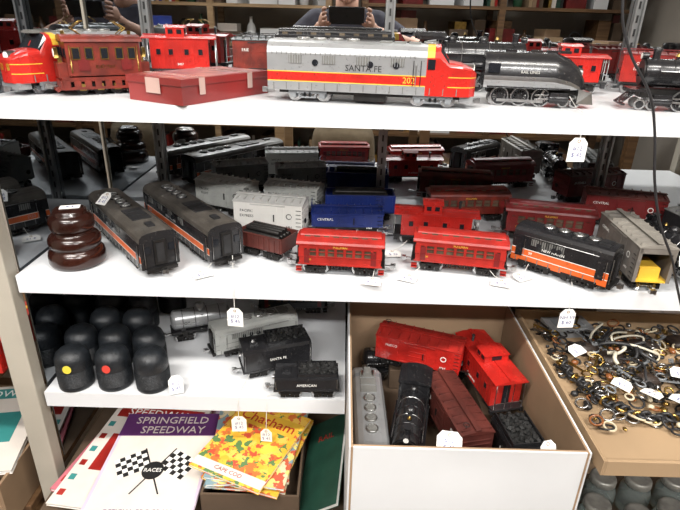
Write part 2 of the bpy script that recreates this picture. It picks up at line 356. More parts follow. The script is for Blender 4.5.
def caboose(name,loc,rz,L=.15,W=.058,H=.085,body=RED,roof=RED,text='SANTA FE',tm=WHT,cup=True):
    b=B(name);w=W/2;z0=.022;zr=H*.70;bl=L-.03
    b.box((0,0,(z0+zr)/2),(bl,W,zr-z0),body);b.box((0,0,z0-.001),(L,W,.004),BLKM)
    for sy in(-1,1):
        for xx in(-bl*.36,-bl*.15,bl*.12,bl*.36):
            b.box((xx,sy*w,(z0+zr)/2+.004),(.011,.0025,.013),body);b.box((xx,sy*(w+.0006),(z0+zr)/2+.004),(.008,.0025,.010),WIN)
        for k in range(14): b.box((-bl/2+.004+k*(bl-.008)/13,sy*w,(z0+zr)/2),(.0006,.0012,zr-z0),body)
    b.side_text(text,.006,tm,0,z0+.009,w+.0004)
    b.prism([(-w-.002,zr),(-w-.002,zr+.0015),(-w*.5,zr+.005),(0,zr+.006),(w*.5,zr+.005),(w+.002,zr+.0015),(w+.002,zr)],-L/2,L/2,roof)
    b.box((0,0,zr+.007),(L,.008,.0015),roof)
    if cup:
        cx=-L*.05
        b.box((cx,0,zr+.011),(.034,W*.78,.018),body);b.prism([(-w*.85,zr+.020),(-w*.4,zr+.024),(0,zr+.025),(w*.4,zr+.024),(w*.85,zr+.020)],cx-.020,cx+.020,roof)
        for sy in(-1,1):
            for q in(-.008,.008): b.box((cx+q,sy*W*.39,zr+.013),(.009,.0018,.008),WIN)
        for q in(-1,1): b.box((cx+q*.017,0,zr+.013),(.0018,.02,.008),WIN)
        b.cyl((L*.28,.012,zr),(L*.28,.012,zr+.018),.0025,BLKM,10);b.cyl((L*.28,.012,zr+.018),(L*.28,.012,zr+.021),.004,BLKM,10,.001)
    for sx in(-1,1):
        x=sx*(L/2-.002)
        for sy in(-1,1):
            b.cyl((x,sy*(w-.003),z0),(x,sy*(w-.003),zr),.0008,STEEL,6);b.box((x-sx*.004,sy*(w-.001),z0-.006),(.008,.006,.008),BLKM)
            b.cyl((x,sy*.007,z0),(x,sy*.007,zr+.004),.0007,STEEL,6)
        b.cyl((x,-w+.003,z0+.014),(x,w-.003,z0+.014),.0008,STEEL,6);b.box((sx*(bl/2+.0005),0,(z0+zr)/2-.003),(.0015,.014,zr-z0-.008),WIN)
        truck(b,sx*(L/2-.036),IRON,STEEL,.024,.009,.0155,.021)
    coupler(b,-L/2,-1);coupler(b,L/2,1)
    return b,(loc,rz)
def tender(name,loc,rz,L=.12,W=.052,H=.055,body=BLK,text='RAIL LINES',tm=WHT,fin=True,coal=True,rot=None):
    b=B(name);w=W/2;z0=.020
    b.box((0,0,z0),(L+.004,W+.003,.003),body)
    prof=[(-w,z0),(-w,H*.80),(-w*.93,H*.88),(w*.93,H*.88),(w,H*.80),(w,z0)]
    b.prism(prof,-L/2,L/2,body)
    for sy in(-1,1): b.box((L*.17,sy*(w-.004),H*.92),(L*.60,.002,H*.16),body)
    b.box((-L*.13,0,H*.92),(.002,W-.008,H*.16),body)
    if coal:
        b.box((L*.17,0,H*.88),(L*.58,W-.010,H*.08),COAL)
        for k in range(60): b.box((L*.17+random.uniform(-.28,.28)*L,random.uniform(-.33,.33)*W,H*.95+random.uniform(-.001,.003)),(.006,.006,.005),COAL,(random.random()*3,random.random()*3,random.random()*3))
    b.box((-L*.32,0,H*.905),(.016,.016,.004),body);b.cyl((-L*.32,0,H*.9),(-L*.32,0,H*1.0),.0055,body,14)
    b.cyl((-L/2-.001,0,H*.62),(-L/2-.005,0,H*.62),.0045,STEEL,12)
    for sy in(-1,1):
        for k in range(18): 
            for zz in(z0+.004,H*.76): b.box((-L/2+.004+k*(L-.008)/17,sy*w,zz),(.0012,.0014,.0012),body)
        b.cyl((L/2-.003,sy*(w+.0015),z0+.004),(L/2-.003,sy*(w+.0015),H*.85),.0006,STEEL,6)
        b.cyl((-L/2+.003,sy*(w+.0015),z0+.004),(-L/2+.003,sy*(w+.0015),H*.75),.0006,STEEL,6)
    b.side_text(text,.0075,tm,0,(z0+H*.8)/2,w)
    for sx in(-1,1): truck(b,sx*(L/2-.028),IRON,STEEL,.026,.0088,.0155,.022)
    coupler(b,-L/2,-1)
    return b.done(loc,rz,.0005,rot)
def spoked(b,x,y,r,sy,m=BLK,rim=STEEL,t=.004):
    b.torus(r-.001,.0014,rim,Matrix.Translation((x,y,r))@Matrix.Rotation(math.pi/2,4,'X'),24,6)
    b.torus(r-.003,.0018,m,Matrix.Translation((x,y,r))@Matrix.Rotation(math.pi/2,4,'X'),24,6)
    for a in range(7): b.box((x,y,r),(r*1.8,.0018,.0016),m,(0,a*math.pi/7,0))
    b.cyl((x,y-.002,r),(x,y+.002,r),r*.24,m,12)
    b.box((x,y,r-r*.5),(r*.9,.0026,r*.45),m)
def steam(name,loc,rz,L=.22,H=.085,body=BLK,stripe=None,drivers=3,r=.018,stream=False,scale=1):
    b=B(name);x1=L/2;br=H*.235;zc=H*.62
    if stream:
        w=.030;secs=[]
        def rg(x,w,h,zb=.028):
            pts=[(-w,zb),(-w,h*.48),(-w*.98,h*.56),(-w*.92,h*.72),(-w*.7,h*.88),(-w*.35,h*.97),(0,h)]
            return [(x,y,z) for y,z in pts]+[(x,-y,z) for y,z in reversed(pts[:-1])]
        secs=[rg(-x1,w,H),rg(x1*.35,w,H),rg(x1-.045,w*.95,H*.97),rg(x1-.026,w*.85,H*.88),rg(x1-.010,w*.62,H*.72),rg(x1,w*.30,H*.52)]
        st=stripe or STEEL
        def mf(i,j):
            jj=min(j,11-j)
            if j==12: return IRON
            return SILV if jj==0 else st if jj==1 and i<5 else body
        b.loft(secs,mf,(body,body),True)
        for sy in(-1,1):
            b.box((-.01,sy*(w+.0006),H*.36),(L*.80,.0015,.002),BLK)
            b.box((-x1+.014,sy*(w+.0006),H*.70),(.018,.002,.014),WIN)
            b.side_text('RAIL LINES',.006,WHT,-.01,H*.64,w)
        b.cyl((x1-.022,0,H*.66),(x1-.006,0,H*.63),.0075,STEEL,16);b.cyl((x1-.006,0,H*.63),(x1-.005,0,H*.63),.006,WHT,16)
        for q in(-.5,0,.3,.55): b.box((x1*q,0,H*1.0),(.016,.014,.004),body)
        b.loft([[(x1-.012,-.028,.03),(x1-.012,.028,.03),(x1-.012,.028,.008),(x1-.012,-.028,.008)],[(x1+.012,-.014,.024),(x1+.012,.014,.024),(x1+.016,.016,.006),(x1+.016,-.016,.006)]],st,(st,st))
    else:
        b.cyl((-x1+.05,0,zc),(x1-.030,0,zc),br,body,26);b.cyl((x1-.030,0,zc),(x1-.010,0,zc),br*1.04,body,26)
        b.cyl((x1-.010,0,zc),(x1-.007,0,zc),br*.92,IRON,24);b.cyl((x1-.007,0,zc),(x1-.002,0,zc),br*.3,body,14)
        for k in range(5): b.torus(br+.0003,.0007,STEEL if k%2 else body,Matrix.Translation((-x1+.06+k*(L-.11)/4,0,zc))@Matrix.Rotation(math.pi/2,4,'Y'),24,5)
        b.lathe([(.006,0),(.0055,.008),(.006,.013),(.008,.016),(.0075,.017)],body,18,(x1-.025,0,zc+br*.9))
        for q,rr in((.10,.009),(-.18,.0075)): b.lathe([(rr,0),(rr,.006),(rr*.85,.010),(rr*.4,.012)],body,18,(L*q,0,zc+br*.88))
        b.lathe([(.004,0),(.0028,.003),(.001,.005)],BRASS,12,(L*.22,0,zc+br+.004));b.box((L*.22,0,zc+br+.001),(.003,.008,.006),body)
        b.cyl((x1-.014,0,zc+br*1.15),(x1-.004,0,zc+br*1.15),.0055,body,14);b.cyl((x1-.004,0,zc+br*1.15),(x1-.0035,0,zc+br*1.15),.0045,WHT,14)
        cx=-x1+.026;cw=.027
        for sy in(-1,1):
            b.box((cx,sy*cw,.038),(.050,.0025,.024),body);b.box((cx,sy*cw,H*.90),(.050,.0025,.007),body)
            for q in(-.023,0,.023): b.box((cx+q,sy*cw,.062),(.004,.0025,.028),body)
            b.box((cx,sy*cw*.92,.062),(.044,.001,.024),WIN)
            b.side_text('2026',.008,WHT,cx,.040,cw+.0012)
        b.box((cx+.024,0,.055),(.0025,cw*2,.056),body)
        b.prism([(-cw-.003,H*.92),(-cw*.6,H*.985),(0,H*1.0),(cw*.6,H*.985),(cw+.003,H*.92)],cx-.030,cx+.028,body)
        for sy in(-1,1):
            b.box((.012,sy*.026,.042),(L*.62,.009,.0018),body);b.cyl((-x1+.055,sy*(br+.003),zc+.004),(x1-.03,sy*(br+.003),zc+.004),.0007,STEEL,6)
            b.cyl((.0,sy*.022,.049),(.03,sy*.022,.049),.006,body,12)
        b.box((x1-.004,0,.030),(.022,.052,.004),body)
        for k in range(9): b.box((x1+.008,-.020+k*.005,.017),(.026,.0016,.0016),body,(0,.75,0))
        b.box((x1+.014,0,.008),(.006,.050,.003),body)
    b.box((0,0,.026),(L*.9,.026,.014),IRON)
    wb=(2*r+.003)
    for k in range(drivers):
        x=-L*.12+(k-(drivers-1)/2)*wb
        for sy in(-1,1): spoked(b,x,sy*.0185,r,sy)
        b.cyl((x,-.018,r),(x,.018,r),.002,STEEL,8)
    for sy in(-1,1):
        xa=-L*.12-(drivers-1)/2*wb;xb=-L*.12+(drivers-1)/2*wb
        b.box(((xa+xb)/2,sy*.0225,r-.006),(xb-xa+.008,.0015,.004),STEEL);b.box(((xb+x1-.04)/2,sy*.0245,r-.001),(x1-.04-xb+.02,.0014,.003),STEEL,(0,-.08,0))
        b.box((x1-.040,sy*.0245,r+.001),(.026,.012,.016),body);b.cyl((x1-.054,sy*.0245,r),(x1-.026,sy*.0245,r),.0068,body,14)
        b.box((xb,sy*.024,r+.004),(.003,.0015,.016),STEEL,(0,.4,0));b.box((x1-.066,sy*.0245,r+.004),(.020,.0015,.002),STEEL)
    for xx in(x1-.012,x1-.030):
        for sy in(-1,1): b.cyl((xx,sy*.014,.0085),(xx,sy*.0175,.0085),.0085,STEEL,16);b.cyl((xx,sy*.0175,.0085),(xx,sy*.018,.0085),.006,body,12)
    for sy in(-1,1): b.cyl((-x1+.020,sy*.014,.0085),(-x1+.020,sy*.0175,.0085),.0085,STEEL,16)
    return b.done(loc,rz,.0005)
def boxcab(name,loc,rz,L=.16,W=.070,H=.085,body=MAR):
    b=B(name);w=W/2;z0=.024;k_=L/.16
    b.box((0,0,z0),(L*.96,W*.95,.006),body);b.box((0,0,z0+.030),(L*.80,W*.86,.050),body)
    for sx in(-1,1): b.box((sx*L*.44,0,z0+.013),(L*.12,W*.7,.022),body);b.cyl((sx*L*.46,0,z0+.038),(sx*L*.50,0,z0+.038),.008,BRASS,16);b.cyl((sx*L*.50,0,z0+.038),(sx*L*.505,0,z0+.038),.006,WHT,14);b.box((sx*L*.45,0,z0+.028),(.006,.006,.012),BRASS)
    for sy in(-1,1):
        y=sy*W*.43
        for xx in(-.048,-.026,0,.026,.048):
            xx*=k_
            b.box((xx,y,z0+.038),(.014*k_,.003,.018),BRASS);b.box((xx,y*1.02,z0+.038),(.011*k_,.003,.015),WIN)
        for xx in(-.037,.037): b.box((xx*k_,y,z0+.022),(.018*k_,.0025,.018),REDD)
        b.side_text('ELECTRIC',.007,BRASS,0,z0+.018,W*.43)
        for q in(-.058,.058): b.cyl((q*k_,y*1.06,z0+.01),(q*k_,y*1.06,z0+.05),.0008,BRASS,6)
        for k in range(9): b.box((-L*.44+k*L*.11,sy*w*.95,z0-.008),(.010,.003,.014),body)
        b.box((0,sy*w*.95,z0-.013),(L*.9,.004,.004),body)
    for sx in(-1,1):
        for sy in(-1,1): b.box((sx*L*.402,sy*W*.24,z0+.038),(.002,.012,.014),WIN)
        b.box((sx*L*.49,0,.016),(.004,W*.9,.014),body)
        for k in range(7): b.box((sx*L*.51,(-3+k)*.008,.010),(.012,.003,.003),body,(0,sx*.6,0))
    b.prism([(-w*.95,z0+.055)]+arc(w*.95,z0+.055,.010)+[(w*.95,z0+.055)],-L*.43,L*.43,body)
    for sx in(-1,1):
        b.box((sx*.03,0,H-.004),(.022,.022,.003),BRASS)
        for sy in(-1,1):
            b.cyl((sx*.022,sy*.010,H-.004),(sx*.040,sy*.010,H+.010),.0009,BRASS,6);b.cyl((sx*.040,sy*.010,H+.010),(sx*.024,sy*.010,H+.020),.0009,BRASS,6)
        b.cyl((sx*.024,-.014,H+.020),(sx*.024,.014,H+.020),.0012,BRASS,6)
        b.cyl((sx*.050,.012,H-.006),(sx*.050,.012,H+.006),.003,BRASS,10)
    for x in(-.045,-.015,.015,.045):
        x*=k_
        for sy in(-1,1): b.cyl((x,sy*.016,.0125),(x,sy*.021,.0125),.0125,IRON,18);b.torus(.012,.001,STEEL,Matrix.Translation((x,sy*.021,.0125))@Matrix.Rotation(math.pi/2,4,'X'),18,5);b.box((x,sy*.028,.0125),(.010,.004,.010),BRASS)
    coupler(b,-L/2,-1);coupler(b,L/2,1)
    return b.done(loc,rz,.0006)
def gondola(name,loc,rz,L=.12,W=.054,H=.048,body=BRN,load=True):
    b=B(name);w=W/2;z0=.022
    b.box((0,0,z0),(L,W,.003),body)
    for sy in(-1,1):
        b.box((0,sy*w,(z0+H)/2),(L,.002,H-z0),body);b.box((0,sy*(w+.0005),H),(L+.002,.004,.002),body)
        for k in range(9): b.box((-L/2+.004+k*(L-.008)/8,sy*(w+.0012),(z0+H)/2),(.0025,.0025,H-z0),body)
    for sx in(-1,1): b.box((sx*L/2,0,(z0+H)/2),(.002,W,H-z0),body)
    b.side_text('PENNSYLVANIA',.0055,WHT,0,(z0+H)/2,w+.0004)
    if load:
        for k in range(4): b.cyl((-L*.4,-.016+k*.0105,H-.004),(L*.4,-.016+k*.0105,H-.004),.0048,IRON,12)
        for k in range(3): b.cyl((-L*.36,-.011+k*.0105,H+.004),(L*.36,-.011+k*.0105,H+.004),.0048,IRON,12)
    for sx in(-1,1): truck(b,sx*(L/2-.026),IRON,STEEL,.024,.0088,.0155,.021)
    coupler(b,-L/2,-1);coupler(b,L/2,1)
    return b.done(loc,rz,.0005)
def tankcar(name,loc,rz,L=.14,body=SILV):
    b=B(name);r=.022;zc=.046
    b.box((0,0,.023),(L,.040,.004),BLKM)
    b.cyl((-L*.42,0,zc),(L*.42,0,zc),r,body,28)
    for sx in(-1,1):
        b.lathe([(r,0),(r*.93,.004),(r*.7,.007),(r*.3,.009),(.0001,.0095)],body,28,M=Matrix.Translation((sx*L*.42,0,zc))@Matrix.Rotation(sx*math.pi/2,4,'Y'))
        b.box((sx*L*.3,0,.030),(.010,.036,.014),BLKM)
    for q in(-.30,-.1,.1,.30): b.torus(r,.0009,BLKM,Matrix.Translation((q*L,0,zc))@Matrix.Rotation(math.pi/2,4,'Y'),28,5)
    b.lathe([(.011,0),(.011,.010),(.009,.013),(.003,.015)],body,20,(0,0,zc+r*.9))
    b.side_text('OIL',.010,INKB,-.03,zc,r)
    for sy in(-1,1):
        b.cyl((-L*.45,sy*.023,zc),(L*.45,sy*.023,zc),.0007,STEEL,6)
        for q in range(5): b.cyl((-.004,sy*(.023-q*.001),.028+q*.008),(.006,sy*(.023-q*.001),.028+q*.008),.0006,STEEL,6)
    for sx in(-1,1): truck(b,sx*(L/2-.028),IRON,STEEL,.025,.0088,.0155,.021)
    coupler(b,-L/2,-1);coupler(b,L/2,1)
    return b.done(loc,rz,.0005)
def fin(t,**k): return t[0].done(t[1][0],t[1][1],.0006,**k)
def rnd(a,b_): return random.uniform(a,b_)
# ------------------------------------------------------------------ shelf unit
ZT,ZM,ZB,ZD=1.326,1.039,.797,.60
XL,XR=-.545,1.02
def shelf(nm,z,x0,x1,lip=.030):
    b=B(nm)
    b.box(((x0+x1)/2,.2055,z-.006),(x1-x0,.399,.012),SHELF)
    b.box(((x0+x1)/2,.003,z-lip/2),(x1-x0,.006,lip),SHELF)
    for x in(x0+.003,x1-.003): b.box((x,.2025,z-.012-(lip-.014)/2),(.006,.39,lip-.014),SHELF)
    b.done(bev=0)
shelf('display_shelf',ZT,XL,XR,.026);shelf('display_shelf',ZM,XL,XR,.032);shelf('display_shelf',ZB,XL,.017,.032)
GAL=mat('galvanised_steel',(.36,.37,.37),.35,.8,.2,30)
for x in(-.42,.09,.60):
    b=B('slotted_shelf_standard')
    for q in(-.0075,.0075): b.box((x+q,.4125,1.2),(.004,.012,1.2),GAL)
    b.box((x,.416,1.2),(.018,.004,1.2),GAL)
    for k in range(46): b.box((x,.4135,.63+k*.026),(.0035,.003,.014),INKB)
    for z in(ZT,ZM,ZB):
        if not(z==ZB and x>.012): b.box((x,.32,z-.0225),(.004,.17,.020),GAL)
    b.done(bev=0)
for x in(-.572,1.045):
    b=B('cream_corner_post');b.box((x,.004,.95),(.040,.030,1.9),CREAM);b.box((x,.44,.95),(.040,.03,1.9),CREAM);b.box((x,.22,1.885),(.040,.42,.03),CREAM);b.done(bev=.002)
b=B('case_top_rail');b.box((.235,.004,1.925),(1.66,.03,.05),CREAM);b.done(bev=.002)
b=B('base_cabinet');b.box((.235,.03,.585),(1.56,.77,.03),KRAFTD);b.box((.235,.05,.285),(1.54,.70,.57),CREAM)
b.done(bev=.002)
def mirror(n,c,d,col):
    M_=bpy.data.materials.new('mirror_glass');M_.use_nodes=True;q=M_.node_tree.nodes['Principled BSDF']
    q.inputs['Metallic'].default_value=1;q.inputs['Roughness'].default_value=.0;q.inputs['Base Color'].default_value=(*col,1)
    b=B(n);b.box(c,d,M_);return b.done(bev=0)
mirror('back_mirror',(.235,.4215,1.26),(1.56,.003,1.28),(.56,.585,.60))
mirror('side_mirror',(-.5505,.215,1.26),(.003,.385,1.28),(.34,.36,.38))
# ------------------------------------------------------------------ top shelf trains
e=.0006
f_unit('diesel_locomotive',(.042,.082,ZT+e),-8,L=.318,W=.070,H=.090)
f_unit('diesel_locomotive',(-.460,.155,ZT+e),241,L=.235,W=.060,H=.090)
boxcab('electric_boxcab_locomotive',(-.395,.115,ZT+e),34,L=.138,W=.062,H=.088)
fin(caboose('caboose',(-.328,.335,ZT+e),10,L=.14,H=.110,text='2457'))
steam('streamlined_steam_locomotive',(.302,.105,ZT+e),-8,L=.158,H=.082,stream=True,drivers=3,r=.0145)
fin(caboose('caboose',(.435,.300,ZT+e),-8,L=.13,H=.092))
steam('steam_locomotive',(.560,.080,ZT+e),168,L=.20,H=.090,drivers=4,r=.016)
coach('passenger_coach',(-.02,.275,ZT+e),-2,L=.22,W=.06,H=.100,body=BLK,roof=BLK,text='RAIL LINES')
steam('steam_locomotive',(.235,.275,ZT+e),-2,L=.21,H=.104,drivers=3)
fin(boxcar('boxcar',(.20,.365,ZT+e),0,L=.15,H=.07,body=REDD,roof=BRN,text='PENN',tm=WHT))
fin(boxcar('boxcar',(.62,.310,ZT+e),-20,L=.15,H=.08,body=REDC,roof=REDD,text='SOO LINE',tm=WHT))
steam('steam_locomotive',(.80,.14,ZT+e),170,L=.2,H=.085)
fin(boxcar('boxcar',(-.16,.36,ZT+e),3,L=.13,H=.085,body=MAR,roof=BLKM,text='ERIE',tm=WHT))
# flat red box
b=B('red_gift_box')
RB=mat('red_box_card',(.25,.022,.02),.35,0,.3,9,coat=.3);RB2=patch_mat('box_picture',[(.27,.035,.03),(.20,.02,.02),(.34,.09,.06),(.16,.02,.02)],30)
b.box((0,0,.015),(.200,.112,.030),RB);b.box((0,0,.032),(.204,.116,.010),RB);b.box((0,0,.0372),(.19,.104,.0005),RB2)
TAPE=mat('clear_tape',(.50,.34,.30),.15,0,.15)
for x in(-.06,.05): b.box((x,0,.0378),(.012,.1165,.0006),TAPE);b.box((x,-.0583,.025),(.012,.0006,.024),TAPE)
b.box((-.1023,0,.025),(.0006,.03,.022),TAPE)
b.done((-.232,.106,ZT+.0003),60)
# ------------------------------------------------------------------ middle shelf
f_unit('diesel_passenger_unit',(-.392,.128,ZM+e),-51,L=.285,W=.066,H=.080,upper=BLK,roof=SOOT,band=ORG,edge=WHT,lower=BLK,nose=False,text='NEW HAVEN',tm=SILV,num='0272',roofdetail=BLKM,ts=.10)
f_unit('diesel_passenger_unit',(-.297,.180,ZM+e),-51,L=.31,W=.066,H=.080,upper=BLK,roof=SOOT,band=ORG,edge=WHT,lower=BLK,nose=False,text='NEW HAVEN',tm=SILV,num='0273',roofdetail=BLKM,ts=.10)
fin(boxcar('boxcar',(-.255,.342,ZM+e),-24,L=.130,W=.056,H=.082,body=LGREY,roof=LGREY))
fin(boxcar('boxcar',(-.139,.210,ZM+e),-9,L=.138,W=.058,H=.086,body=WHT,roof=mat('pale_grey_paint',(.62,.62,.60),.4,0,.12),text='PACIFIC EXPRESS'))
fin(boxcar('boxcar',(-.105,.335,ZM+e),-14,L=.120,W=.056,H=.078,body=LGREY,roof=LGREY))
gondola('gondola_car',(-.136,.116,ZM+e),-27,L=.098)
fin(boxcar('boxcar',(.012,.240,ZM+e),2,L=.144,W=.056,H=.054,body=BLUE,roof=BLUE,text='CENTRAL',tm=WHT,badge=False))
gondola('gondola_car',(.04,.330,ZM+e),2,L=.15,H=.060,body=BLUE,load=True)
coach('passenger_coach',(.002,.056,ZM+e),-4,L=.150,H=.072)
coach('passenger_coach',(.212,.074,ZM+e),-10,L=.162,H=.072)
coach('passenger_coach',(.423,.232,ZM+e),-12,L=.175,H=.078,body=REDD,roof=REDD)
coach('passenger_coach',(.28,.345,ZM+e),6,L=.18,H=.074,body=MAR,roof=MAR)
b,t=caboose('work_caboose',(.188,.200,ZM+e),-6,L=.165,H=.092)
b.box((.05,-.0295,.034),(.04,.001,.008),YEL);b.done(t[0],t[1])
f_unit('diesel_switcher_locomotive',(.394,.062,ZM+e),-42,L=.168,W=.058,H=.080,upper=BLK,roof=BLK,band=ORG,edge=WHT,lower=ORG,nose=False,text='NEW HAVEN',tm=WHT,num='59',roofdetail=BLKM,ts=.085)
b,t=boxcar('boxcar',(.520,.080,ZM+e),-94,L=.170,W=.060,H=.092,body=mat('grey_brown_paint',(.19,.17,.15),.45,0,.35),roof=mat('weathered_roof',(.27,.25,.22),.5,0,.3,20),text='CENTRAL',tm=WHT,open_end=YEL)
b.done(t[0],t[1])
steam('steam_locomotive',(.610,.095,ZM+e),96,L=.2,H=.08)
fin(boxcar('boxcar',(.70,.16,ZM+e),-80,L=.16,body=BLKM,roof=GREYB,text='',tm=WHT))
fin(boxcar('boxcar',(.62,.33,ZM+e),-15,L=.16,body=REDD,roof=BRN,text='CENTRAL',tm=WHT))
# brown insulator
b=B('brown_porcelain_insulator')
b.lathe([(.038,0),(.0445,.002),(.0470,.007),(.0470,.018),(.0455,.025),(.0420,.029),(.0400,.031),(.0400,.034),(.0425,.037),(.0435,.042),(.0430,.048),(.0400,.053),(.0360,.056),(.0325,.058),(.0320,.062),(.0345,.065),(.0365,.069),(.0370,.076),(.0360,.084),(.0330,.089),(.0290,.0915),(.0275,.093),(.0275,.0975),(.024,.1005),(.010,.102),(.0001,.1022)],CERB,44)
b.box((.002,0,.1026),(.032,.018,.0006),PAPER,(0,0,.3));b.text('#12',.008,INK,Matrix.Translation((.002,0,.1032))@Matrix.Rotation(.3,4,'Z'))
b.done((-.466,.062,ZM+e),0,0)
# ------------------------------------------------------------------ bottom shelf
def ins(x,y,dot=None,s=1.0,r=None):
    b=B('black_ceramic_insulator')
    p=[(.028,0),(.0315,.001),(.0315,.006)]
    for k in range(10): z=.008+k*.0032;p+=[(.0300,z),(.0320,z+.001),(.0320,z+.002),(.0300,z+.003)]
    p+=[(.0312,.042),(.0312,.054),(.0305,.062),(.0275,.070),(.021,.0765),(.011,.0800),(.0001,.0810)]
    b.lathe([(a*s,z*s) for a,z in p],RUB,36)
    if dot:
        n0=len(b.v);b.cyl((0,0,0),(0,0,.0008),.0080,dot,20)
        for i in range(n0,len(b.v)):
            v=Vector(b.v[i]);v=Matrix.Rotation(rad(84),3,'X')@v+Vector((.003,-.0311*s,.052*s));b.v[i]=tuple(v)
    b.done((x,y,ZB+e),random.uniform(-10,25),0)
YD=mat('yellow_dot',(.75,.62,.06),.5);RD=mat('red_dot',(.7,.06,.04),.5)
for x,y,d in((-.496,.030,YD),(-.423,.035,RD),(-.350,.032,None),(-.512,.102,None),(-.446,.104,None),(-.378,.103,None),(-.492,.172,None),(-.424,.173,None),(-.512,.245,None),(-.440,.245,None),(-.485,.33,None),(-.40,.325,None)):
    ins(x,y,d,1.0)
tankcar('tank_car',(-.302,.212,ZB+e),22,L=.13)
f_unit('streamlined_passenger_car',(-.180,.178,ZB+e),28,L=.180,W=.056,H=.070,upper=LGREY,roof=LGREY,band=LGREY,edge=GREYB,lower=LGREY,nose=False,text='',num='')
tender('tender_car',(-.124,.094,ZB+e),20,L=.135,W=.055,H=.078,text='SANTA FE')
tender('tender_car',(-.056,.024,ZB+e),3,L=.118,W=.050,H=.054,text='AMERICAN')
coach('passenger_coach',(-.11,.33,ZB+e),5,L=.16,body=BLKM,roof=GREYB)
# ------------------------------------------------------------------ boxes on deck
def openbox(name,x0,x1,y0,y1,z0,z1,t,mo,mi):
    b=B(name);cx,cy,cz=(x0+x1)/2,(y0+y1)/2,(z0+z1)/2;h=t/2
    def wall(c,d,ax,sgn):
        dd=list(d);dd[ax]=h;c1=list(c);c1[ax]+=sgn*h/2;c2=list(c);c2[ax]-=sgn*h/2
        b.box(c1,dd,mo);b.box(c2,dd,mi)
    wall((x0+h,cy,cz),(t,y1-y0,z1-z0),0,-1);wall((x1-h,cy,cz),(t,y1-y0,z1-z0),0,1)
    wall((cx,y0+h,cz),(x1-x0-2*t,t,z1-z0),1,-1);wall((cx,y1-h,cz),(x1-x0-2*t,t,z1-z0),1,1)
    b.box((cx,cy,z0+h),(x1-x0-2*t,y1-y0-2*t,t),mi)
    return b
b=openbox('white_carton',.020,.362,-.225,.198,ZD+.001,.900,.006,CWHT,KRAFT)
zp=.738
b.box((.191,-.013,zp-.003),(.322,.40,.004),KRAFTD)
for x in(.05,.33): b.box((x,-.013,(zp+ZD)/2),(.004,.39,zp-ZD-.012),KRAFTD)
for c,d in(((.132,-.06,zp+.010),(.04,.17,.020)),((.17,.135,zp+.023),(.12,.04,.046)),((.215,-.04,zp+.010),(.04,.15,.020)),((.298,.08,zp+.018),(.04,.16,.036)),((.305,-.115,zp+.013),(.04,.09,.026))): b.box(c,d,KRAFTD)
b.done(bev=.0008)
f_unit('streamlined_passenger_car',(.060,-.020,zp+.001),91,L=.270,W=.058,H=.086,upper=SILV,roof=SILV,band=REDC,edge=SILVD,lower=SILV,nose=True,nosec=SILV,text='',num='')
steam('steam_locomotive',(.132,-.055,zp+.021),258,L=.20,H=.094,drivers=3,r=.0175)
fin(boxcar('boxcar',(.168,.118,zp+.056),-20,L=.170,W=.060,H=.080,body=RED,roof=REDC,text='FRISCO',tm=WHT))
b,t=boxcar('hopper_car',(.213,-.045,zp+.021),103,L=.165,W=.058,H=.088,body=BRN,roof=BRN,text='ERIE',tm=WHT);b.done(t[0],t[1])
fin(caboose('caboose',(.297,.075,zp+.037),103,L=.180,W=.062,H=.112,text='SANTA FE'))
tender('tender_car',(.306,-.130,zp+.027),98,L=.125,W=.060,H=.078)
gondola('gondola_car',(.235,-.178,zp+.001),176,L=.09,H=.055,body=REDD)
tankcar('tank_car',(.105,.160,zp+.001),5,L=.10,body=BLK)
b=B('loose_train_trucks')
for x,y,a in((.10,-.19,.4),(.16,-.19,1.2),(.34,.17,.2),(.255,.165,1.0),(.19,-.20,2.2)):
    b.T=Matrix.Translation((x,y,zp+.002))@Matrix.Rotation(a,4,'Z');truck(b,0,IRON,STEEL,.026,.0088,.0155,.022)
b.done(bev=0)
# tray
TZ=.880
b=openbox('cardboard_tray',.368,.82,-.245,.172,TZ,.906,.005,KRAFT2,KRAFT2);b.done(bev=.0008)
b=openbox('support_carton',.40,.80,.03,.19,ZD+.001,TZ-.002,.006,KRAFT,KRAFT);b.box((.60,.11,TZ-.0025),(.396,.156,.003),KRAFT);b.done(bev=.0008)
b=openbox('support_carton',.745,.82,-.24,.02,ZD+.001,TZ-.002,.006,KRAFT,KRAFT);b.box((.7825,-.11,TZ-.0025),(.07,.25,.003),KRAFT);b.done(bev=.0008)
zt=TZ+.0055
b=B('metal_tin');b.box((0,0,.009),(.085,.045,.018),SILVD);b.box((0,0,.019),(.088,.048,.006),SILV);b.box((0,0,.0225),(.06,.028,.001),SILVD);b.done((.455,.120,zt),8,.003)
b=B('jumbled_keys')
for k in range(80):
    M=Matrix.Translation((rnd(.40,.62),rnd(-.10,.12),zt+rnd(.002,.026)))@Euler((rnd(-.25,.25),rnd(-.25,.25),rnd(0,6.3))).to_matrix().to_4x4()
    m=random.choice([STEEL,BRASS,SILVD,IRON,IRON]);T0=b.T;b.T=M
    b.torus(.008,.0018,m,Matrix.Identity(4),14,5);b.box((.024,0,0),(.034,.0035,.0022),m)
    for q in(.032,.038): b.box((q,.0035,0),(.003,.006,.002),m)
    b.T=T0
b.done(bev=0)
b=B('costume_jewelry_pile')
cl=[STEEL,BRASS,mat('ivory_bead',(.62,.54,.38),.4),mat('amber_bead',(.25,.09,.03),.25),BLKM,BLKM,IRON]
